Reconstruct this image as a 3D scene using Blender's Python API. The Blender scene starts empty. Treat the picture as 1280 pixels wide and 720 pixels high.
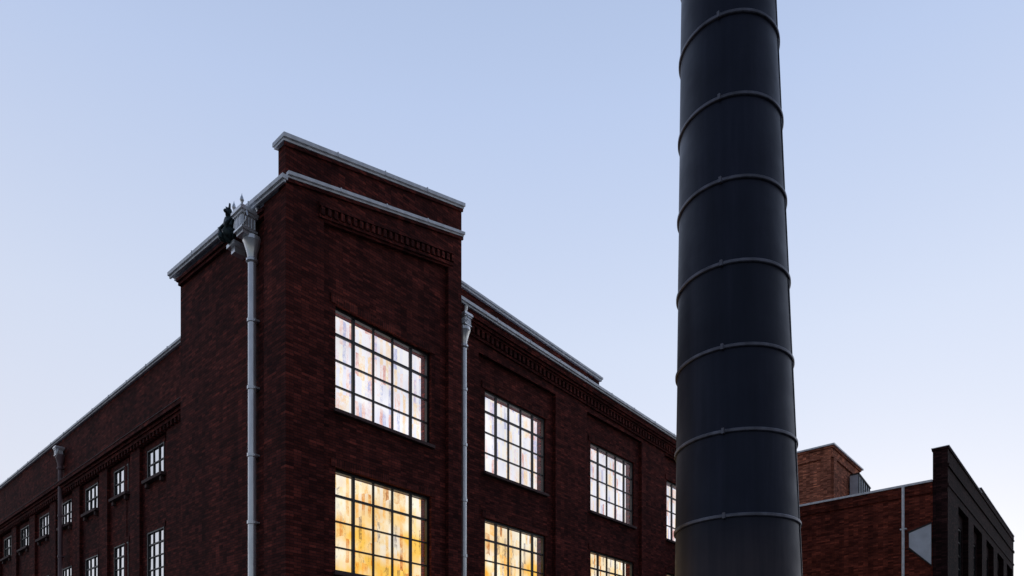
import bpy, math, random
from mathutils import Vector
random.seed(4)
sc = bpy.context.scene

# ---------------------------------------------------------------- helpers
class MB:
    def __init__(s): s.v=[]; s.f=[]
    def quad(s,*p):
        n=len(s.v); s.v+= [tuple(q) for q in p]; s.f.append(tuple(range(n,n+len(p))))
    def box(s,x0,x1,y0,y1,z0,z1):
        n=len(s.v)
        s.v+=[(x0,y0,z0),(x1,y0,z0),(x1,y1,z0),(x0,y1,z0),(x0,y0,z1),(x1,y0,z1),(x1,y1,z1),(x0,y1,z1)]
        for f in ((0,3,2,1),(4,5,6,7),(0,1,5,4),(1,2,6,5),(2,3,7,6),(3,0,4,7)):
            s.f.append(tuple(n+i for i in f))
    def prism(s,pts,axis,t0,t1):
        """pts are (s,z); extruded over the other horizontal axis from t0 to t1"""
        n=len(s.v); k=len(pts)
        P=(lambda a,z,t:(a,t,z)) if axis=='x' else (lambda a,z,t:(t,a,z))
        s.v+=[P(a,z,t0) for a,z in pts]+[P(a,z,t1) for a,z in pts]
        s.f.append(tuple(range(n,n+k))); s.f.append(tuple(range(n+2*k-1,n+k-1,-1)))
        for i in range(k):
            j=(i+1)%k; s.f.append((n+i,n+k+i,n+k+j,n+j))
    def rake(s,axis,s0,s1,za,zb,h,t0,t1):
        """sloping bar: underside goes za->zb, thickness h"""
        s.prism([(s0,za),(s1,zb),(s1,zb+h),(s0,za+h)],axis,t0,t1)
    def lathe(s,cx,cy,prof,n=32,lean=(0,0)):
        m=len(s.v)
        for r,z in prof:
            for i in range(n):
                t=2*math.pi*i/n
                s.v.append((cx+lean[0]*z+r*math.cos(t),cy+lean[1]*z+r*math.sin(t),z))
        for j in range(len(prof)-1):
            for i in range(n):
                k=(i+1)%n
                s.f.append((m+j*n+i,m+j*n+k,m+(j+1)*n+k,m+(j+1)*n+i))
    def blob(s,c,r,n=12,m=8,rough=.12):
        k=len(s.v)
        for j in range(m+1):
            ph=math.pi*j/m
            for i in range(n):
                t=2*math.pi*i/n; q=1+random.uniform(-rough,rough)
                s.v.append((c[0]+r[0]*q*math.sin(ph)*math.cos(t),c[1]+r[1]*q*math.sin(ph)*math.sin(t),c[2]+r[2]*q*math.cos(ph)))
        for j in range(m):
            for i in range(n):
                a=(i+1)%n; s.f.append((k+j*n+i,k+j*n+a,k+(j+1)*n+a,k+(j+1)*n+i))
    def obj(s,name,mat,parent=None,smooth=False,bevel=0):
        me=bpy.data.meshes.new(name); me.from_pydata(s.v,[],s.f); me.update()
        if smooth:
            for p in me.polygons: p.use_smooth=True
            me.set_sharp_from_angle(angle=math.radians(25))
        o=bpy.data.objects.new(name,me); sc.collection.objects.link(o)
        me.materials.append(mat)
        if parent: o.parent=parent
        if bevel:
            b=o.modifiers.new('bevel','BEVEL'); b.width=bevel; b.segments=2; b.limit_method='ANGLE'
        return o

def empty(name):
    e=bpy.data.objects.new(name,None); sc.collection.objects.link(e); return e

def facade(mb,axis,base,s0,s1,z0,z1,rects):
    """wall as a relief: rects = (s0,s1,z0,z1,depth), later ones win; depth is inward"""
    xs={s0,s1}; zs={z0,z1}
    for r in rects:
        for q in r[:2]:
            if s0<q<s1: xs.add(q)
        for q in r[2:4]:
            if z0<q<z1: zs.add(q)
    xs=sorted(xs); zs=sorted(zs)
    def dep(x,z):
        d=0
        for r in rects:
            if r[0]<=x<=r[1] and r[2]<=z<=r[3]: d=r[4]
        return d
    D=[[dep((xs[i]+xs[i+1])/2,(zs[j]+zs[j+1])/2) for j in range(len(zs)-1)] for i in range(len(xs)-1)]
    P=(lambda a,z,d:(a,base+d,z)) if axis=='x' else (lambda a,z,d:(base+d,a,z))
    for i in range(len(xs)-1):
        for j in range(len(zs)-1):
            d=D[i][j]
            mb.quad(P(xs[i],zs[j],d),P(xs[i+1],zs[j],d),P(xs[i+1],zs[j+1],d),P(xs[i],zs[j+1],d))
            if i+1<len(D) and D[i+1][j]!=d:
                e=D[i+1][j]; x=xs[i+1]
                mb.quad(P(x,zs[j],d),P(x,zs[j],e),P(x,zs[j+1],e),P(x,zs[j+1],d))
            if j+1<len(D[i]) and D[i][j+1]!=d:
                e=D[i][j+1]; z=zs[j+1]
                mb.quad(P(xs[i],z,d),P(xs[i+1],z,d),P(xs[i+1],z,e),P(xs[i],z,e))

# ---------------------------------------------------------------- materials
def newmat(name):
    m=bpy.data.materials.new(name); m.use_nodes=True
    nt=m.node_tree; nt.nodes.clear()
    out=nt.nodes.new('ShaderNodeOutputMaterial')
    return m,nt,out
def N(nt,t,**k):
    n=nt.nodes.new(t)
    for a,b in k.items(): setattr(n,a,b)
    return n
def math_(nt,op,a,b=None,clamp=False):
    n=N(nt,'ShaderNodeMath',operation=op); n.use_clamp=clamp
    for i,x in enumerate((a,b)):
        if x is None: continue
        if isinstance(x,(int,float)): n.inputs[i].default_value=x
        else: nt.links.new(x,n.inputs[i])
    return n.outputs[0]
def wallcoord(nt,swap=False):
    g=N(nt,'ShaderNodeNewGeometry'); p=N(nt,'ShaderNodeSeparateXYZ'); q=N(nt,'ShaderNodeSeparateXYZ')
    nt.links.new(g.outputs['Position'],p.inputs[0]); nt.links.new(g.outputs['True Normal'],q.inputs[0])
    ax=math_(nt,'ABSOLUTE',q.outputs[0]); ay=math_(nt,'ABSOLUTE',q.outputs[1]); az=math_(nt,'ABSOLUTE',q.outputs[2])
    u=math_(nt,'ADD',math_(nt,'MULTIPLY',p.outputs[0],math_(nt,'GREATER_THAN',math_(nt,'MAXIMUM',ay,az),ax)),
            math_(nt,'MULTIPLY',p.outputs[1],math_(nt,'GREATER_THAN',ax,math_(nt,'MAXIMUM',ay,az))))
    zz=math_(nt,'ADD',p.outputs[2],math_(nt,'MULTIPLY',p.outputs[1],math_(nt,'GREATER_THAN',az,0.8)))
    c=N(nt,'ShaderNodeCombineXYZ')
    nt.links.new(u,c.inputs[1 if swap else 0]); nt.links.new(zz,c.inputs[0 if swap else 1])
    return c.outputs[0],g.outputs['Position'],p
def mixc(nt,mode,f,a,b):
    n=N(nt,'ShaderNodeMix',data_type='RGBA',blend_type=mode)
    for i,x in ((0,f),(6,a),(7,b)):
        if isinstance(x,(int,float)): n.inputs[i].default_value=x
        elif isinstance(x,tuple): n.inputs[i].default_value=x
        else: nt.links.new(x,n.inputs[i])
    return n.outputs[2]
def ramp(nt,fac,stops,interp='LINEAR'):
    n=N(nt,'ShaderNodeValToRGB'); cr=n.color_ramp; cr.interpolation=interp
    while len(cr.elements)<len(stops): cr.elements.new(0.5)
    for e,(p,c) in zip(cr.elements,stops):
        e.position=p; e.color=c if len(c)==4 else (*c,1)
    nt.links.new(fac,n.inputs[0]); return n.outputs[0]

def brick(name,c1,c2,mortar,swap=False,bw=.23,bh=.078):
    m,nt,out=newmat(name)
    uv,pos,_=wallcoord(nt,swap)
    b=N(nt,'ShaderNodeTexBrick'); nt.links.new(uv,b.inputs['Vector'])
    b.inputs['Color1'].default_value=(*c1,1); b.inputs['Color2'].default_value=(*c2,1)
    b.inputs['Mortar'].default_value=(*mortar,1); b.inputs['Scale'].default_value=1
    b.inputs['Mortar Size'].default_value=.008; b.inputs['Mortar Smooth'].default_value=.2
    b.inputs['Brick Width'].default_value=bw; b.inputs['Row Height'].default_value=bh
    b.inputs['Bias'].default_value=-.1
    n1=N(nt,'ShaderNodeTexNoise'); n1.inputs['Scale'].default_value=.45; n1.inputs['Detail'].default_value=5
    nt.links.new(pos,n1.inputs['Vector'])
    mp=N(nt,'ShaderNodeMapping'); mp.inputs['Scale'].default_value=(2.2,2.2,.22); nt.links.new(pos,mp.inputs[0])
    n2=N(nt,'ShaderNodeTexNoise'); n2.inputs['Scale'].default_value=1; n2.inputs['Detail'].default_value=4
    nt.links.new(mp.outputs[0],n2.inputs['Vector'])
    n3=N(nt,'ShaderNodeTexWhiteNoise',noise_dimensions='2D')
    sn=N(nt,'ShaderNodeVectorMath',operation='SNAP'); sn.inputs[1].default_value=(.23,.078,1) if not swap else (.078,.23,1)
    nt.links.new(uv,sn.inputs[0]); nt.links.new(sn.outputs[0],n3.inputs['Vector'])
    sep=N(nt,'ShaderNodeSeparateXYZ'); nt.links.new(uv,sep.inputs[0])
    row=math_(nt,'FLOOR',math_(nt,'DIVIDE',sep.outputs[0 if swap else 1],.078))
    n5=N(nt,'ShaderNodeTexWhiteNoise',noise_dimensions='1D'); nt.links.new(row,n5.inputs['W'])
    col=mixc(nt,'MULTIPLY',1.0,b.outputs['Color'],ramp(nt,n1.outputs['Fac'],[(.3,(.7,.66,.68)),(.7,(1.25,1.2,1.15))]))
    col=mixc(nt,'MULTIPLY',1.0,col,ramp(nt,n2.outputs['Fac'],[(.3,(.66,.66,.70)),(.6,(1.1,1.1,1.1))]))
    col=mixc(nt,'MULTIPLY',1.0,col,ramp(nt,n3.outputs['Value'],[(0,(.50,.46,.46)),(.8,(1.15,1.15,1.15)),(1,(1.7,1.6,1.5))]))
    col=mixc(nt,'MULTIPLY',1.0,col,ramp(nt,n5.outputs['Value'],[(0,(.80,.80,.80)),(1,(1.18,1.18,1.18))]))
    bs=N(nt,'ShaderNodeBsdfPrincipled'); nt.links.new(col,bs.inputs['Base Color']); bs.inputs['Roughness'].default_value=.85
    bs.inputs['Specular IOR Level'].default_value=.12
    bp=N(nt,'ShaderNodeBump'); bp.inputs['Strength'].default_value=.5; bp.inputs['Distance'].default_value=.010
    h=math_(nt,'ADD',math_(nt,'SUBTRACT',1,b.outputs['Fac']),math_(nt,'MULTIPLY',n3.outputs['Value'],.3))
    nt.links.new(h,bp.inputs['Height']); nt.links.new(bp.outputs[0],bs.inputs['Normal'])
    nt.links.new(bs.outputs[0],out.inputs[0]); return m

def plain(name,c,rough=.6,metal=0,var=.25,scale=3,stretch=(1,1,1),spec=.5,bump=0):
    m,nt,out=newmat(name)
    g=N(nt,'ShaderNodeNewGeometry'); mp=N(nt,'ShaderNodeMapping'); mp.inputs['Scale'].default_value=stretch
    nt.links.new(g.outputs['Position'],mp.inputs[0])
    n=N(nt,'ShaderNodeTexNoise'); n.inputs['Scale'].default_value=scale; n.inputs['Detail'].default_value=6
    nt.links.new(mp.outputs[0],n.inputs['Vector'])
    lo=tuple(x*(1-var) for x in c); hi=tuple(min(1,x*(1+var)) for x in c)
    col=ramp(nt,n.outputs['Fac'],[(.3,lo),(.7,hi)])
    bs=N(nt,'ShaderNodeBsdfPrincipled'); nt.links.new(col,bs.inputs['Base Color'])
    bs.inputs['Roughness'].default_value=rough; bs.inputs['Metallic'].default_value=metal
    bs.inputs['Specular IOR Level'].default_value=spec
    if bump:
        bp=N(nt,'ShaderNodeBump'); bp.inputs['Strength'].default_value=bump; bp.inputs['Distance'].default_value=.02
        nt.links.new(n.outputs['Fac'],bp.inputs['Height']); nt.links.new(bp.outputs[0],bs.inputs['Normal'])
    nt.links.new(bs.outputs[0],out.inputs[0]); return m

def glass(name):
    m,nt,out=newmat(name)
    tr=N(nt,'ShaderNodeBsdfTransparent'); tr.inputs[0].default_value=(.95,.96,.97,1)
    gl=N(nt,'ShaderNodeBsdfGlossy'); gl.inputs['Roughness'].default_value=.03
    lw=N(nt,'ShaderNodeFresnel'); lw.inputs[0].default_value=1.5
    g=N(nt,'ShaderNodeNewGeometry')
    n=N(nt,'ShaderNodeTexNoise'); n.inputs['Scale'].default_value=1.6; nt.links.new(g.outputs['Position'],n.inputs['Vector'])
    bp=N(nt,'ShaderNodeBump'); bp.inputs['Strength'].default_value=.25; bp.inputs['Distance'].default_value=.05
    nt.links.new(n.outputs['Fac'],bp.inputs['Height']); nt.links.new(bp.outputs[0],gl.inputs['Normal'])
    mx=N(nt,'ShaderNodeMixShader'); nt.links.new(math_(nt,'MULTIPLY',lw.outputs[0],1.2,True),mx.inputs[0])
    nt.links.new(tr.outputs[0],mx.inputs[1]); nt.links.new(gl.outputs[0],mx.inputs[2])
    nt.links.new(mx.outputs[0],out.inputs[0]); return m

def litroom(name,base,stripes,strength,warm=None,clean=(.5,.66,.7),cell=(9,1.45)):
    """glow behind the panes, lit interior and (left wing) painted sky reflection: hangings / stacked goods in vertical strips"""
    m,nt,out=newmat(name)
    uv,pos,p=wallcoord(nt)
    mp=N(nt,'ShaderNodeMapping'); mp.inputs['Scale'].default_value=(cell[0],cell[1],1); nt.links.new(uv,mp.inputs[0])
    nw=N(nt,'ShaderNodeTexNoise'); nw.inputs['Scale'].default_value=2.4; nw.inputs['Detail'].default_value=3; nt.links.new(uv,nw.inputs['Vector'])
    sc_=N(nt,'ShaderNodeVectorMath',operation='MULTIPLY'); nt.links.new(nw.outputs['Color'],sc_.inputs[0]); sc_.inputs[1].default_value=(.7,.7,0)
    wob=N(nt,'ShaderNodeVectorMath',operation='ADD'); nt.links.new(mp.outputs[0],wob.inputs[0]); nt.links.new(sc_.outputs[0],wob.inputs[1])
    fl=N(nt,'ShaderNodeVectorMath',operation='FLOOR'); nt.links.new(wob.outputs[0],fl.inputs[0])
    wn=N(nt,'ShaderNodeTexWhiteNoise',noise_dimensions='2D'); nt.links.new(fl.outputs[0],wn.inputs['Vector'])
    n=N(nt,'ShaderNodeTexNoise'); n.inputs['Scale'].default_value=1; n.inputs['Detail'].default_value=6; n.inputs['Roughness'].default_value=.75
    mp2=N(nt,'ShaderNodeMapping'); mp2.inputs['Scale'].default_value=(14,7,1); nt.links.new(uv,mp2.inputs[0]); nt.links.new(mp2.outputs[0],n.inputs['Vector'])
    f=math_(nt,'ADD',math_(nt,'MULTIPLY',wn.outputs['Value'],.76),math_(nt,'MULTIPLY',n.outputs['Fac'],.36))
    col=ramp(nt,f,stripes)
    n4=N(nt,'ShaderNodeTexNoise'); n4.inputs['Scale'].default_value=1.7; n4.inputs['Detail'].default_value=4; nt.links.new(uv,n4.inputs['Vector'])
    col=mixc(nt,'MIX',ramp(nt,n4.outputs['Fac'],[(clean[0],(0,0,0)),(clean[1],(clean[2],)*3)]),col,(*base,1))
    if warm:
        z=math_(nt,'MULTIPLY',math_(nt,'SUBTRACT',warm[1],p.outputs[2]),warm[2],True)
        n5=N(nt,'ShaderNodeTexNoise'); n5.inputs['Scale'].default_value=.8; n5.inputs['Detail'].default_value=3; nt.links.new(uv,n5.inputs['Vector'])
        k=ramp(nt,n5.outputs['Fac'],[(.38,(.12,)*3),(.6,(1,)*3)])
        z=math_(nt,'MULTIPLY',z,k,True)
        col=mixc(nt,'MULTIPLY',z,col,(*warm[0],1))
    n6=N(nt,'ShaderNodeTexNoise'); n6.inputs['Scale'].default_value=.5; nt.links.new(pos,n6.inputs['Vector'])
    st=N(nt,'ShaderNodeMapRange'); nt.links.new(n6.outputs['Fac'],st.inputs[0]); st.inputs[1].default_value=.3; st.inputs[2].default_value=.7
    st.inputs[3].default_value=strength*.85; st.inputs[4].default_value=strength*1.15
    e=N(nt,'ShaderNodeEmission'); nt.links.new(col,e.inputs[0]); nt.links.new(st.outputs[0],e.inputs[1])
    nt.links.new(e.outputs[0],out.inputs[0]); return m

M_BRICK=brick('dark_red_brick',(.165,.034,.025),(.092,.020,.017),(.034,.016,.016))
M_SOLD=brick('soldier_brick',(.18,.040,.029),(.10,.024,.02),(.035,.018,.018),swap=True)
M_BRICK2=brick('red_brick',(.24,.054,.032),(.14,.032,.022),(.07,.03,.024))  # redder albedo carries the warm light on the workshop side wall
M_BRICK3=brick('warm_lit_orange_brick',(.58,.21,.12),(.42,.14,.08),(.28,.16,.12))  # warm light on the roof tower is put into this orange albedo
M_BLACK=brick('near_black_brick',(.046,.018,.018),(.028,.012,.012),(.016,.010,.011))  # near-black brick tone for the street facade
M_ZINC=plain('zinc_coping',(.80,.81,.83),.42,.15,.18,5)
M_PIPE=plain('galvanised_pipe',(.90,.91,.93),.24,.55,.12,7,(1,1,.4))
M_PIPED=plain('painted_pipe',(.20,.12,.13),.5,0,.3,6,(1,1,.3))
M_STEEL=plain('black_steel',(.012,.011,.013),.45,0,.3,8)
M_SILL=plain('sill_stone',(.09,.045,.042),.8,0,.3,6)
M_ROOF=plain('roof_felt',(.05,.05,.055),.9,0,.3,2)
M_GLASS=glass('window_glass')
M_VERD=plain('verdigris_bronze',(.035,.055,.055),.45,.4,.7,9,bump=.4)
M_PALE=plain('pale_panel',(.62,.66,.72),.35,.1,.15,2)
M_DARKROOM=plain('unlit_room',(.03,.03,.035),.9,0,.3,2)
W=(.93,.91,.95)
M_CURT=litroom('lit_interior_cool',(.95,.92,.93),[(.14,(.16,.14,.28)),(.19,(.75,.40,.36)),(.25,(.92,.66,.60)),(.31,W),(.50,(.80,.80,.93)),(.55,W),(.62,(.97,.92,.82)),(.69,(.95,.66,.40)),(.74,W),(.82,(.45,.48,.72)),(.86,(.88,.70,.74)),(.92,W)],1.08)
M_WARM=litroom('lit_interior_warm',(1.0,.95,.78),[(.14,(.12,.07,.05)),(.20,(.72,.34,.12)),(.28,(.98,.78,.45)),(.38,(1,.94,.78)),(.55,(.90,.84,.78)),(.62,(1,.96,.82)),(.72,(.97,.62,.22)),(.78,(1,.92,.72)),(.84,(.30,.26,.28)),(.90,(1,.93,.75))],1.15,((1.0,.62,.12),8.8,.65))
M_COOL=litroom('sky_reflection_glow',(.82,.89,1.0),[(.2,(.30,.34,.42)),(.35,(.66,.72,.82)),(.6,(.84,.90,1.0)),(.85,(.74,.80,.90))],.9)  # pale emission painted behind the left wing panes as reflected sky

# ---------------------------------------------------------------- windows
class Win:
    def __init__(s): s.fr=MB(); s.gl=MB(); s.cu={}
    def add(s,axis,base,s0,s1,z0,z1,cols,rows,kind,bar=.045,edge=.08,heavy=(),gap=.32):
        T=(lambda a0,a1,t0,t1,c0,c1:(a0,a1,t0,t1,c0,c1)) if axis=='x' else (lambda a0,a1,t0,t1,c0,c1:(t0,t1,a0,a1,c0,c1))
        f=s.fr
        f.box(*T(s0,s0+edge,base-.06,base+.05,z0,z1)); f.box(*T(s1-edge,s1,base-.06,base+.05,z0,z1))
        f.box(*T(s0+edge,s1-edge,base-.058,base+.048,z0,z0+edge)); f.box(*T(s0+edge,s1-edge,base-.058,base+.048,z1-edge,z1))
        for i in range(1,cols):
            x=s0+(s1-s0)*i/cols; w=bar*(1.9 if i in heavy else 1)
            f.box(*T(x-w/2,x+w/2,base-.04,base+.03,z0+edge,z1-edge))
        for j in range(1,rows):
            z=z0+(z1-z0)*j/rows; w=bar*(1.5 if j==rows-1 and rows>3 else 1)
            f.box(*T(s0+edge,s1-edge,base-.036,base+.026,z-w/2,z+w/2))
        P=(lambda a,z,t:(a,t,z)) if axis=='x' else (lambda a,z,t:(t,a,z))
        for i in range(cols):
            for j in range(rows):
                a=s0+(s1-s0)*i/cols; b=s0+(s1-s0)*(i+1)/cols; c=z0+(z1-z0)*j/rows; d=z0+(z1-z0)*(j+1)/rows
                k=[random.uniform(-.005,.005) for _ in range(3)]
                s.gl.quad(P(a,c,base+k[0]),P(b,c,base+k[1]),P(b,d,base+k[1]+k[2]),P(a,d,base+k[0]+k[2]))
        cm=s.cu.setdefault(kind,MB()); d=base+gap
        cm.quad(P(s0,z0,d),P(s1,z0,d),P(s1,z1,d),P(s0,z1,d))
    def done(s,parent):
        s.fr.obj('window_frames',M_STEEL,parent); s.gl.obj('window_panes',M_GLASS,parent)
        for k,m in s.cu.items(): m.obj('window_backdrops',k,parent)  # lit rooms, dark rooms and the left wing's painted sky reflection

# ================================================================ MAIN FACTORY
fac=empty('brick_factory')
wall=MB(); sold=MB(); zinc=MB(); sill=MB(); roof=MB(); win=Win()
storeys=[(10.02,12.93),(5.50,8.40),(1.0,3.9)]
kinds=[M_CURT,M_WARM,M_WARM]
# --- pavilion front (y=0 plane)
PW=6.36
rects=[(1.15,5.78,4.6,14.6,.12)]
rects+=[(1.15,5.78,.6,4.3,.12)]
for z0,z1 in storeys: rects.append((1.60,5.15,z0,z1,.72))
facade(wall,'x',0,0,PW,0,14.6,rects)
r=.265; T0=16.38
rz=lambda a,z:z+r*a
wall.prism([(0,14.6),(1.15,14.6),(1.15,rz(1.15,T0)),(0,T0)],'x',0,.36)
wall.prism([(5.78,14.6),(PW,14.6),(PW,rz(PW,T0)),(5.78,rz(5.78,T0))],'x',0,.36)
wall.prism([(1.15,14.92),(5.78,15.90),(5.78,rz(5.78,T0)),(1.15,rz(1.15,T0))],'x',0,.36)
wall.prism([(1.15,14.6),(5.78,14.6),(5.78,15.90),(1.15,14.92)],'x',.12,.35)
wall.rake('x',.98,5.95,14.96,16.00,.09,-.05,-.001)
wall.rake('x',.98,5.95,15.25,16.36,.09,-.09,-.001)
wall.rake('x',.98,5.95,15.34,16.45,.06,-.05,-.001)
x=1.02
while x<5.9:
    z=15.05+(x-1)*.219
    sold.box(x,x+.11,-.085,-.001,z,z+.20); x+=.21
def coping(axis,s0,s1,za,zb,t0,t1,h=.14):
    zinc.rake(axis,s0,s1,za,zb,h*.38,t0+.05,t1-.05)
    zinc.rake(axis,s0-.02,s1+.02,za+h*.38,zb+h*.38,h*.62,t0,t1)
    L=s1-s0; n=int(L/1.9)
    for i in range(1,n+1):
        q=s0+L*i/(n+1); z=za+(zb-za)*(q-s0)/L
        zinc.rake(axis,q-.02,q+.02,z+h*.43,z+h*.43,h*.57+.02,t0-.012,t1+.012)
coping('x',-.10,PW+.05,T0-.02,T0-.02+r*(PW+.1),-.12,.46,.18)
wall.rake('x',-.05,PW+.03,T0-.11,T0-.11+r*(PW+.1),.088,-.05,-.001)
coping('x',.03,PW+.03,15.46,15.46+r*PW,-.13,-.001,.15)
wall.rake('x',.03,PW+.03,15.37,15.37+r*PW,.088,-.06,-.001)
# --- pavilion side (x=0 plane)
facade(wall,'y',0,0,6.58,0,14.6,[(1.1,6.58,0,16,.12)])
wall.prism([(.362,14.6),(1.1,14.6),(1.1,15.33),(.362,15.285)],'y',0,.50)
wall.prism([(1.1,14.6),(6.58,14.6),(6.58,15.62),(1.1,15.33)],'y',.12,.5)
# stepped brick corbel under the side coping
wall.rake('y',1.102,6.56,15.05,15.335,.09,.03,.119)
wall.rake('y',1.102,6.56,15.14,15.425,.10,-.03,.119)
coping('y',-.10,6.9,15.27,15.64,-.16,-.002,.19)
coping('y',.365,6.9,15.272+.0246,15.642,-.002,.5,.19)
wall.box(.125,6,6.3,6.575,0,14.59)
wall.quad((.12,6.58,0),(.61,6.58,0),(.61,6.58,14.6),(.12,6.58,14.6))
wall.box(6.0,PW-.002,.362,6.57,14.0,16.0)
facade(wall,'y',PW,.0,.40,0,14.6,[])
roof.box(.51,5.99,.37,6.29,14.9,15.0)
# --- front wing (y=.4 plane)
E=25.9
c=[9.72,16.12,22.52]
rects=[]
for m in c:
    rects.append((m-2.15,m+2.15,4.7,14.0,.14)); rects.append((m-2.15,m+2.15,.6,4.3,.14))
    for z0,z1 in storeys: rects.append((m-1.70,m+1.70,z0,z1,.72))
facade(wall,'x',.4,PW,E,0,14.2,rects)
dz=-.45/(E-PW); ez=lambda a,z:z+.12+dz*(a-PW)
wall.prism([(PW,14.2),(E,14.2),(E,ez(E,15.0)),(PW,ez(PW,15.0))],'x',.4,.62)
for k,(y,z0,z1) in enumerate([(.34,14.30,14.39),(.28,14.62,14.70),(.22,14.70,14.80),(.16,14.80,15.0)]):
    wall.rake('x',PW+.001,E+.05,ez(PW,z0),ez(E,z0),z1-z0,y,.399)
x=PW+.08
while x<E:
    z=ez(x,14.39); sold.box(x,x+.12,.295,.399,z,z+.23); x+=.24
coping('x',PW+.002,E+.1,ez(PW,15.0),ez(E,15.0),.04,.75,.17)
wall.prism([(PW+.001,14.6),(15.4,14.6),(15.4,15.88),(PW+.001,16.18)],'x',.78,1.15)
zinc.rake('x',PW+.002,15.5,16.18,15.88,.08,.70,1.22); zinc.rake('x',PW+.002,15.54,16.262,15.962,.08,.66,1.26)
roof.box(PW,E,1.2,13,14.3,14.4)
wall.box(E-.4,E-.002,.625,13,0,14.5); wall.box(.7,E-.4,12.8,12.99,0,14.0)
# --- long left wing (x=.6 plane)
L=40.0
rects=[(6.58,L,0,4.6,0)]
nb=9
for k in range(nb):
    s=9.3+3.32*k
    rects.append((s-.45,s+1.95,4.9,11.45,.12))
    rects.append((s,s+1.5,10.12,11.22,.6)); rects.append((s,s+1.5,5.4,8.2,.6)); rects.append((s,s+1.5,1.2,4.0,.6))
facade(wall,'y',.6,6.58,L,0,14.05,rects)
for (x0,z0,z1) in [(.50,11.62,11.74),(.44,11.74,11.84),(.34,11.84,11.98)]:
    wall.box(x0,.598,6.6,L,z0,z1)
y=6.7
while y<L:
    wall.box(.51,.598,y,y+.12,11.46,11.62); y+=.3
sill.box(.32,.598,6.6,L,11.982,12.02)
coping('y',6.6,L,14.05,14.05,.46,.95,.14)
roof.box(.7,13,6.6,L,13.6,13.7); wall.box(.61,13,L-.3,L-.01,0,14.0); wall.box(12.7,12.99,13,L-.4,0,14.0)
# --- windows
for zi,(z0,z1) in enumerate(storeys):
    win.add('x',.30,1.602,5.148,z0+.002,z1-.002,5,4,kinds[zi],heavy=(1,4))
    for m in c: win.add('x',.66,m-1.698,m+1.698,z0+.002,z1-.002,5,4,kinds[zi],heavy=(1,4))
for k in range(nb):
    s=9.3+3.32*k
    for z0,z1,rw in ((10.12,11.22,2),(5.4,8.2,6),(1.2,4.0,6)):
        win.add('y',.76,s+.002,s+1.498,z0+.002,z1-.002,3,rw,M_COOL,bar=.035,edge=.05,gap=.2)
for z0,z1 in storeys:
    sill.box(1.52,5.23,.02,.119,z0-.10,z0-.002); sold.box(1.45,5.30,.088,.119,z1+.003,z1+.24)
    for m in c:
        sill.box(m-1.78,m+1.78,.42,.539,z0-.10,z0-.002); sold.box(m-1.85,m+1.85,.508,.539,z1+.003,z1+.24)
for k in range(nb):
    s=9.3+3.32*k
    for z0,z1 in ((10.12,11.22),(5.4,8.2),(1.2,4.0)):
        sill.box(.54,.719,s-.12,s+1.62,z0-.12,z0-.002); sold.box(.695,.719,s-.1,s+1.6,z1+.003,z1+.2)
        for q in (s+.02,s+1.32): sill.box(.60,.719,q,q+.16,z0-.28,z0-.121)
wall.obj('walls',M_BRICK,fac); sold.obj('soldier_lintels_and_dentils',M_SOLD,fac); zinc.obj('coping',M_ZINC,fac,bevel=.006)
sill.obj('sills',M_SILL,fac,bevel=.01); roof.obj('roof',M_ROOF,fac); win.done(fac)
# --- downpipes
def downpipe(cx,cy,top,rad,mat,axis,name,wallgap):
    p=MB()
    p.lathe(cx,cy,[(rad,0.2),(rad,top)],24)
    z=1.2
    while z<top-.3:
        p.lathe(cx,cy,[(rad,z),(rad+.025,z+.01),(rad+.025,z+.10),(rad,z+.11)],24)
        if axis=='y': p.box(cx,cx+wallgap,cy-.16,cy+.16,z+.03,z+.075)
        else: p.box(cx-.16,cx+.16,cy,cy+wallgap,z+.03,z+.075)
        z+=1.85
    p.lathe(cx,cy,[(rad,top-.02),(rad+.05,top+.02),(rad+.05,top+.08),(rad*1.1,top+.12),(rad*1.3,top+.25),(rad*2.0,top+.5),(rad*2.3,top+.56),(rad*2.3,top+.66),(rad*2.05,top+.68),(rad*1.8,top+.6)],24)
    return p.obj(name,mat,fac,smooth=True)
downpipe(-.03,1.68,13.95,.11,M_PIPE,'y','downpipe',.14)
downpipe(6.72,.26,13.75,.10,M_PIPE,'x','downpipe_inner',.15)
downpipe(.46,20.0,12.6,.09,M_PIPED,'y','downpipe_wing',.15)
hd=MB()
def tube(mb,pts,rad,n=12):
    for a,b in zip(pts[:-1],pts[1:]):
        A=Vector(a);B=Vector(b);d=(B-A).normalized(); u=d.orthogonal().normalized(); w=d.cross(u)
        m=len(mb.v)
        for Q in (A-d*rad*.3,B+d*rad*.3):
            for i in range(n):
                t=2*math.pi*i/n; mb.v.append(tuple(Q+u*rad*math.cos(t)+w*rad*math.sin(t)))
        for i in range(n):
            k=(i+1)%n; mb.f.append((m+i,m+k,m+n+k,m+n+i))
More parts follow.
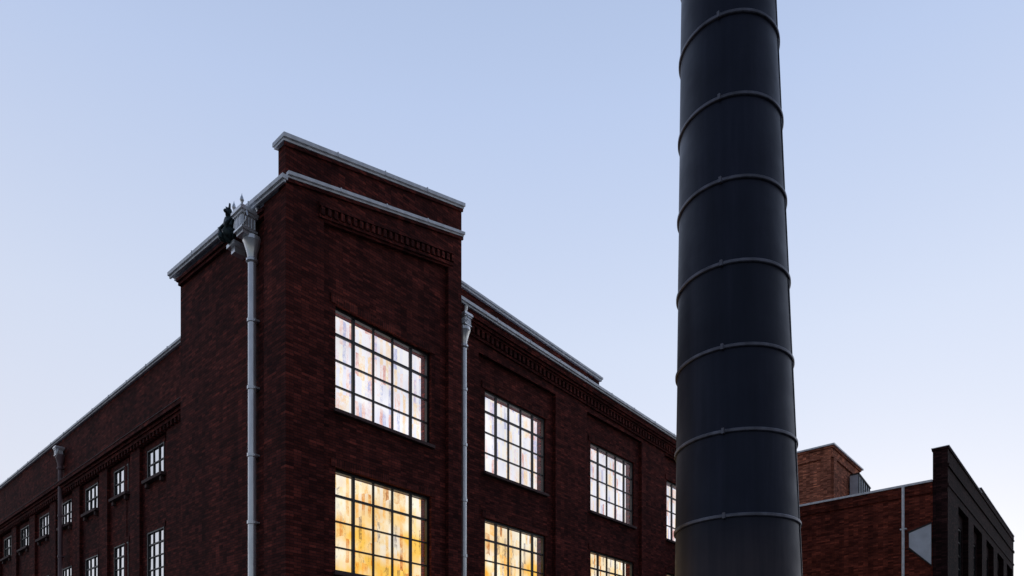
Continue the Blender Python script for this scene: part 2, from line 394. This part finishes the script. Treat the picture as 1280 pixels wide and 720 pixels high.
def head(mb,cx,cy,z,s=1.0,fin=True):
    """moulded cast rainwater head: stepped box, reeded front, scroll brackets, finials"""
    for (w,a,b) in ((.15,-.08,0),(.20,0,.05),(.17,.05,.34),(.21,.34,.40),(.245,.40,.47),(.22,.47,.52)):
        mb.box(cx-w*s,cx+w*s,cy-w*s,cy+w*s,z+a*s+.001,z+b*s)
    for i in range(5):
        q=-.14+.07*i
        mb.box(cx-.19*s,cx-.171*s,cy+(q-.014)*s,cy+(q+.014)*s,z+.08*s,z+.31*s)
        mb.box(cx+(q-.014)*s,cx+(q+.014)*s,cy-.19*s,cy-.171*s,z+.08*s,z+.31*s)
    for sy in (-1,1):
        pts=[]
        for i in range(15):
            t=i*.5; rr=.13*s*(1-i/17)
            pts.append((cx-.12*s,cy+sy*(.22*s+rr*math.cos(t)*.8),z+.22*s+rr*math.sin(t)*1.3))
        tube(mb,pts,.02*s,8)
    if fin:
        for sx in (-1,1):
            for sy in (-1,1):
                mb.lathe(cx+sx*.19*s,cy+sy*.19*s,[(.02*s,z+.52*s),(.03*s,z+.56*s),(.05*s,z+.61*s),(.035*s,z+.67*s),(.012*s,z+.72*s),(0,z+.78*s)],12)
head(hd,-.22,1.68,14.66,1.15)
head(hd,6.70,.18,14.42,.8,False)
hd.box(-.30,.12,2.2,2.62,14.62,14.72); hd.box(-.22,.12,2.3,2.5,14.45,14.619)
tube(hd,[(6.72,.24,14.8),(6.72,.16,15.1)],.075)
head(hd,.40,20,13.2,.8,False)
hd.obj('rainwater_heads',M_PIPE,fac,bevel=.005)
# small weathered bronze grotesque crouching on the bracket beside the rainwater head
gx,gy,gz=-.30,2.42,14.72
gm=MB()
gm.blob((gx,gy,gz+.22),(.17,.19,.24)); gm.blob((gx-.03,gy-.03,gz+.48),(.15,.16,.22))
gm.blob((gx-.08,gy-.08,gz+.76),(.10,.10,.13)); gm.blob((gx-.17,gy-.13,gz+.72),(.08,.05,.05))
for sy in (-1,1):
    gm.blob((gx-.12,gy+sy*.14,gz+.14),(.15,.07,.13))
    tube(gm,[(gx-.05,gy+sy*.15,gz+.58),(gx-.2,gy+sy*.17,gz+.36),(gx-.2,gy+sy*.12,gz+.08)],.04,8)
    gm.prism([(gy+sy*.08,gz+.30),(gy+sy*.27,gz+.22),(gy+sy*.34,gz+.52),(gy+sy*.27,gz+.80),(gy+sy*.20,gz+.66),(gy+sy*.08,gz+.62)],'y',gx+.06,gx+.10)
    gm.prism([(gy-.08+sy*.05,gz+.84),(gy-.08+sy*.10,gz+.82),(gy-.08+sy*.10,gz+.96)],'y',gx-.11,gx-.06)
gm.obj('bronze_grotesque',M_VERD,fac,smooth=True)

# ================================================================ CHIMNEY
def chimney_mat():
    m,nt,out=newmat('tarred_steel')
    g=N(nt,'ShaderNodeNewGeometry'); p=N(nt,'ShaderNodeSeparateXYZ'); nt.links.new(g.outputs['Position'],p.inputs[0])
    mp=N(nt,'ShaderNodeMapping'); mp.inputs['Scale'].default_value=(3.5,3.5,.22); nt.links.new(g.outputs['Position'],mp.inputs[0])
    n=N(nt,'ShaderNodeTexNoise'); n.inputs['Scale'].default_value=1.4; n.inputs['Detail'].default_value=8; nt.links.new(mp.outputs[0],n.inputs['Vector'])
    n2=N(nt,'ShaderNodeTexNoise'); n2.inputs['Scale'].default_value=1.1; n2.inputs['Detail'].default_value=3; nt.links.new(g.outputs['Position'],n2.inputs['Vector'])
    col=ramp(nt,n.outputs['Fac'],[(.3,(.007,.008,.017)),(.55,(.011,.012,.024)),(.75,(.019,.019,.035))])
    f=math_(nt,'MULTIPLY',math_(nt,'SUBTRACT',5.9,p.outputs[2]),.9,True)
    col=mixc(nt,'MIX',f,col,ramp(nt,n.outputs['Fac'],[(.3,(.042,.032,.038)),(.7,(.075,.056,.060))]))
    k=N(nt,'ShaderNodeTexWhiteNoise',noise_dimensions='1D')
    nt.links.new(math_(nt,'FLOOR',math_(nt,'DIVIDE',math_(nt,'SUBTRACT',p.outputs[2],2.15),1.85)),k.inputs['W'])
    col=mixc(nt,'MULTIPLY',1.0,col,ramp(nt,k.outputs['Value'],[(0,(.82,.82,.82)),(1,(1.2,1.2,1.2))]))
    bs=N(nt,'ShaderNodeBsdfPrincipled'); nt.links.new(col,bs.inputs['Base Color'])
    nt.links.new(ramp(nt,n2.outputs['Fac'],[(.3,(.40,)*3),(.7,(.55,)*3)]),bs.inputs['Roughness'])
    bs.inputs['Specular IOR Level'].default_value=.32; bs.inputs['Specular Tint'].default_value=(.75,.82,1,1)
    bp=N(nt,'ShaderNodeBump'); bp.inputs['Strength'].default_value=.35; bp.inputs['Distance'].default_value=.05
    nt.links.new(n2.outputs['Fac'],bp.inputs['Height']); nt.links.new(bp.outputs[0],bs.inputs['Normal'])
    nt.links.new(bs.outputs[0],out.inputs[0]); return m
M_CH=chimney_mat()
M_RING=plain('chimney_ring_steel',(.12,.12,.15),.38,.2,.45,4)
ch=empty('industrial_chimney'); CX,CY=6.143,-9.559; lean=(-.0108,.0122)
R=lambda z:1.411-(z-4.8)*.02645
sh=MB(); rg=MB(); sm=MB()
zr=[2.15+1.85*i for i in range(13)]
prof=[]
for i in range(len(zr)-1):
    prof+= [(R(zr[i])+.008,zr[i]),(R(zr[i+1])-.002,zr[i+1])]
sh.lathe(CX,CY,prof+[(R(zr[-1])-.12,zr[-1]),(R(zr[-1])-.14,zr[-1]-2)],128,lean)
for i,z in enumerate(zr):
    q=R(z)
    rg.lathe(CX,CY,[(q-.01,z-.045),(q+.03,z-.042),(q+.045,z-.028),(q+.045,z+.022),(q+.035,z+.036),(q-.01,z+.04)],128,lean)
    t=-2.9; rr=q+.045; ax=CX+lean[0]*z+rr*math.cos(t); ay=CY+lean[1]*z+rr*math.sin(t)
    rg.box(ax-.03,ax+.03,ay-.03,ay+.03,z-.06,z+.06)
    if i<len(zr)-1:
        for off in (0,math.pi):
            t0=-1.42+.04*(i%2)+off; m=len(sm.v)
            for zz in (z+.04,zr[i+1]-.04):
                for tt,dr in ((t0,.0),(t0,.016),(t0+.05,.016),(t0+.05,.0)):
                    rr=R(zz)+dr+.004; sm.v.append((CX+lean[0]*zz+rr*math.cos(tt),CY+lean[1]*zz+rr*math.sin(tt),zz))
            for a in range(3): sm.f.append((m+a,m+a+1,m+5+a,m+4+a))
sh.obj('shaft',M_CH,ch,smooth=True); sm.obj('lap_seams',M_CH,ch)
rg.obj('stiffening_rings',M_RING,ch,smooth=True)
pb=MB(); pb.box(CX-1.9,CX+1.9,CY-1.9,CY+1.9,0,1.9); pb.box(CX-2.0,CX+2.0,CY-2.0,CY+2.0,1.9,2.15); pb.obj('plinth',M_BRICK2,ch,bevel=.03)

# ================================================================ RIGHT WORKSHOP
wk=empty('brick_workshop')
w=MB(); wb=MB(); wz=MB(); wr=MB(); win2=Win()
AX,BY=28.71,-9.92
facade(w,'y',AX,BY+.62,9,0,12.6,[(-6.8,-4.8,3,7.6,.25),(-3.2,-1.2,3,7.6,.25),(.4,2.4,3,7.6,.25)])
w.box(AX-.06,AX-.001,BY+.63,9,12.1,12.3); w.box(AX-.09,AX-.001,BY+.63,9,12.301,12.598)
w.box(AX+.3,53,8.7,8.99,0,12.59); wr.box(AX+.3,53,BY+.63,8.7,12.2,12.3)
rects=[]
for k in range(5):
    s=AX+2.6+4.5*k
    rects.append((s,s+2.9,1,11.9,.25)); rects.append((s+.3,s+2.6,8.4,11.2,.6)); rects.append((s+.3,s+2.6,3.6,6.8,.6))
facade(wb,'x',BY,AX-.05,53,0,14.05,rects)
wb.box(AX-.045,52.99,BY+.601,BY+.62,0,14.0); wb.quad((AX-.05,BY,0),(AX-.05,BY+.62,0),(AX-.05,BY+.62,14.05),(AX-.05,BY,14.05))
wb.quad((53,BY,0),(53,BY+.62,0),(53,BY+.62,14.05),(53,BY,14.05))
wb.box(AX-.1,53.05,BY-.05,BY+.66,14.052,14.15)
wb.box(AX-.06,53.02,BY-.06,BY-.001,13.2,13.35); wb.box(AX-.06,53.02,BY-.04,BY-.001,12.3,12.42)
wb.box(AX+9.5,53.04,BY-.02,BY+.62,14.152,14.45)
wz.box(AX-.12,AX+9.4,BY-.07,BY+.68,14.152,14.18); wz.box(AX+9.45,53.1,BY-.05,BY+.65,14.452,14.48)
for k in range(5):
    s=AX+2.6+4.5*k
    for z0,z1 in ((8.4,11.2),(3.6,6.8)):
        win2.add('x',BY+.35,s+.302,s+2.598,z0+.002,z1-.002,3,4,M_DARKROOM,gap=.19)
for q in (-6.8,-3.2,.4):
    win2.add('y',AX+.10,q+.002,q+1.998,3.002,7.598,3,7,M_DARKROOM,gap=.14)
wz.box(AX-.14,AX+.45,BY+.63,9,12.6,12.70)
wz.lathe(AX-.17,-8.06,[(.065,0),(.065,12.6)],14)
for z in (3,5.5,8,10.5): wz.box(AX-.19,AX-.001,-8.2,-7.92,z,z+.06)
# glazed side light beside the pipe
gp=MB(); gp.prism([(-8.30,9.62),(-9.24,8.65),(-9.24,10.60),(-8.30,10.30)],'y',AX-.09,AX-.02); gp.obj('side_light_panel',M_PALE,wk)
gf=MB(); gf.rake('y',-9.26,-8.25,10.61,10.31,.06,AX-.12,AX-.002); gf.rake('y',-9.26,-8.25,8.56,9.56,.06,AX-.12,AX-.002)
gf.obj('side_light_frame',M_STEEL,wk)
tb=MB(); tb.box(38.7,45,-1.65,6,12.3,19.0); tb.box(38.6,45.1,-1.75,6.1,18.35,18.55); tb.box(38.62,45.08,-1.73,6.08,19.002,19.12)
tb.box(38.58,38.699,-1.6,-1.0,12.3,18.35); tb.box(38.8,39.4,-1.74,-1.651,12.3,18.35)
for k in range(1,4): tb.box(38.58,38.699,-1.0+1.9*k-.3,-1.0+1.9*k+.3,12.3,18.35)
tb.obj('roof_tower_walls',M_BRICK3,wk)
wz.box(38.5,45.2,-1.85,6.2,19.121,19.22)
sg=MB()
sg.prism([(42.2,18.0),(45.0,17.65),(45.0,12.4),(42.2,12.4)],'x',-2.3,-1.76); sg.obj('roof_lantern',M_PALE,wk)
lb=MB()
for k in range(6):
    x=42.25+.52*k; lb.box(x,x+.06,-2.36,-2.301,12.4,18.0-(x-42.2)*.125)
lb.rake('x',42.15,45.05,18.0,17.64,.07,-2.38,-1.752)
lb.obj('lantern_bars',M_STEEL,wk)
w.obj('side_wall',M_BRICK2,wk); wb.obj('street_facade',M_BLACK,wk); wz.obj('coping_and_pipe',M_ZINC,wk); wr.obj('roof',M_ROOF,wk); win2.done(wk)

# ================================================================ GROUND
asph=plain('asphalt',(.05,.05,.052),.9,0,.3,9,bump=.3); pav=plain('pavement_concrete',(.22,.21,.2),.9,0,.2,4,bump=.2)
g=MB(); g.quad((-900,-900,0),(900,-900,0),(900,900,0),(-900,900,0)); g.obj('ground',asph)
s=MB(); s.box(-2.2,28,-2.6,-.002,0.004,.13); s.box(-2.2,-.002,.0,42,.004,.13); s.obj('pavement',pav,bevel=.02)
pm=plain('road_paint',(.7,.7,.68),.7,0,.15,12)
rm=MB()
for k in range(9):
    if k in (2,3): continue
    rm.quad((-8+4.5*k,-6.0,.004),(-6+4.5*k,-6.0,.004),(-6+4.5*k,-5.88,.004),(-8+4.5*k,-5.88,.004))
rm.obj('road_marking',pm)

# ================================================================ SKY AND LIGHT
SUN_AZ=math.radians(15)
SUN_EL=math.radians(5)
wd=bpy.data.worlds.new('World'); sc.world=wd; wd.use_nodes=True
nt=wd.node_tree; nt.nodes.clear()
out=N(nt,'ShaderNodeOutputWorld')
sky=N(nt,'ShaderNodeTexSky',sky_type='NISHITA'); sky.sun_disc=False; sky.sun_elevation=SUN_EL; sky.sun_rotation=math.pi/2-SUN_AZ
sky.air_density=1.0; sky.dust_density=.4; sky.ozone_density=2.5
b1=N(nt,'ShaderNodeBackground'); nt.links.new(sky.outputs[0],b1.inputs[0]); b1.inputs[1].default_value=.05
tc=N(nt,'ShaderNodeTexCoord'); sp=N(nt,'ShaderNodeSeparateXYZ'); nt.links.new(tc.outputs['Generated'],sp.inputs[0])
dusk=ramp(nt,sp.outputs[2],[(0,(.84,.81,.85)),(.25,(.76,.76,.84)),(.45,(.66,.71,.85)),(.65,(.50,.59,.81)),(1,(.20,.30,.5))])
dt=N(nt,'ShaderNodeVectorMath',operation='DOT_PRODUCT'); nt.links.new(tc.outputs['Generated'],dt.inputs[0]); dt.inputs[1].default_value=(.75,.66,0)
ma=N(nt,'ShaderNodeMath',operation='MULTIPLY_ADD'); nt.links.new(dt.outputs['Value'],ma.inputs[0]); ma.inputs[1].default_value=.5; ma.inputs[2].default_value=.5
az=ramp(nt,ma.outputs[0],[(0,(.25,.245,.255)),(.45,(.37,.37,.40)),(.70,(1,1,1)),(1,(1,1,1))])
b2=N(nt,'ShaderNodeBackground'); nt.links.new(mixc(nt,'MULTIPLY',1.0,dusk,az),b2.inputs[0]); b2.inputs[1].default_value=.95
ad=N(nt,'ShaderNodeAddShader'); nt.links.new(b1.outputs[0],ad.inputs[0]); nt.links.new(b2.outputs[0],ad.inputs[1])
nt.links.new(ad.outputs[0],out.inputs[0])
sun=bpy.data.lights.new('sun','SUN'); sun.energy=.35; sun.angle=math.radians(.5); sun.color=(1,.85,.7)
so=bpy.data.objects.new('sun',sun); sc.collection.objects.link(so)
d=Vector((math.cos(SUN_EL)*math.cos(SUN_AZ),math.cos(SUN_EL)*math.sin(SUN_AZ),math.sin(SUN_EL)))
so.rotation_euler=(d).to_track_quat('Z','Y').to_euler()

# ================================================================ CAMERA
cam=bpy.data.cameras.new('camera'); co=bpy.data.objects.new('camera',cam); sc.collection.objects.link(co)
co.location=(-9.672,-16.446,1.6); co.rotation_euler=(math.radians(90),0,math.radians(-48.40))
cam.sensor_width=36; cam.lens=24.58; cam.shift_y=.414; cam.clip_end=3000; cam.clip_start=.1
sc.camera=co
sc.view_settings.view_transform='Standard'; sc.view_settings.look='None'; sc.view_settings.exposure=0
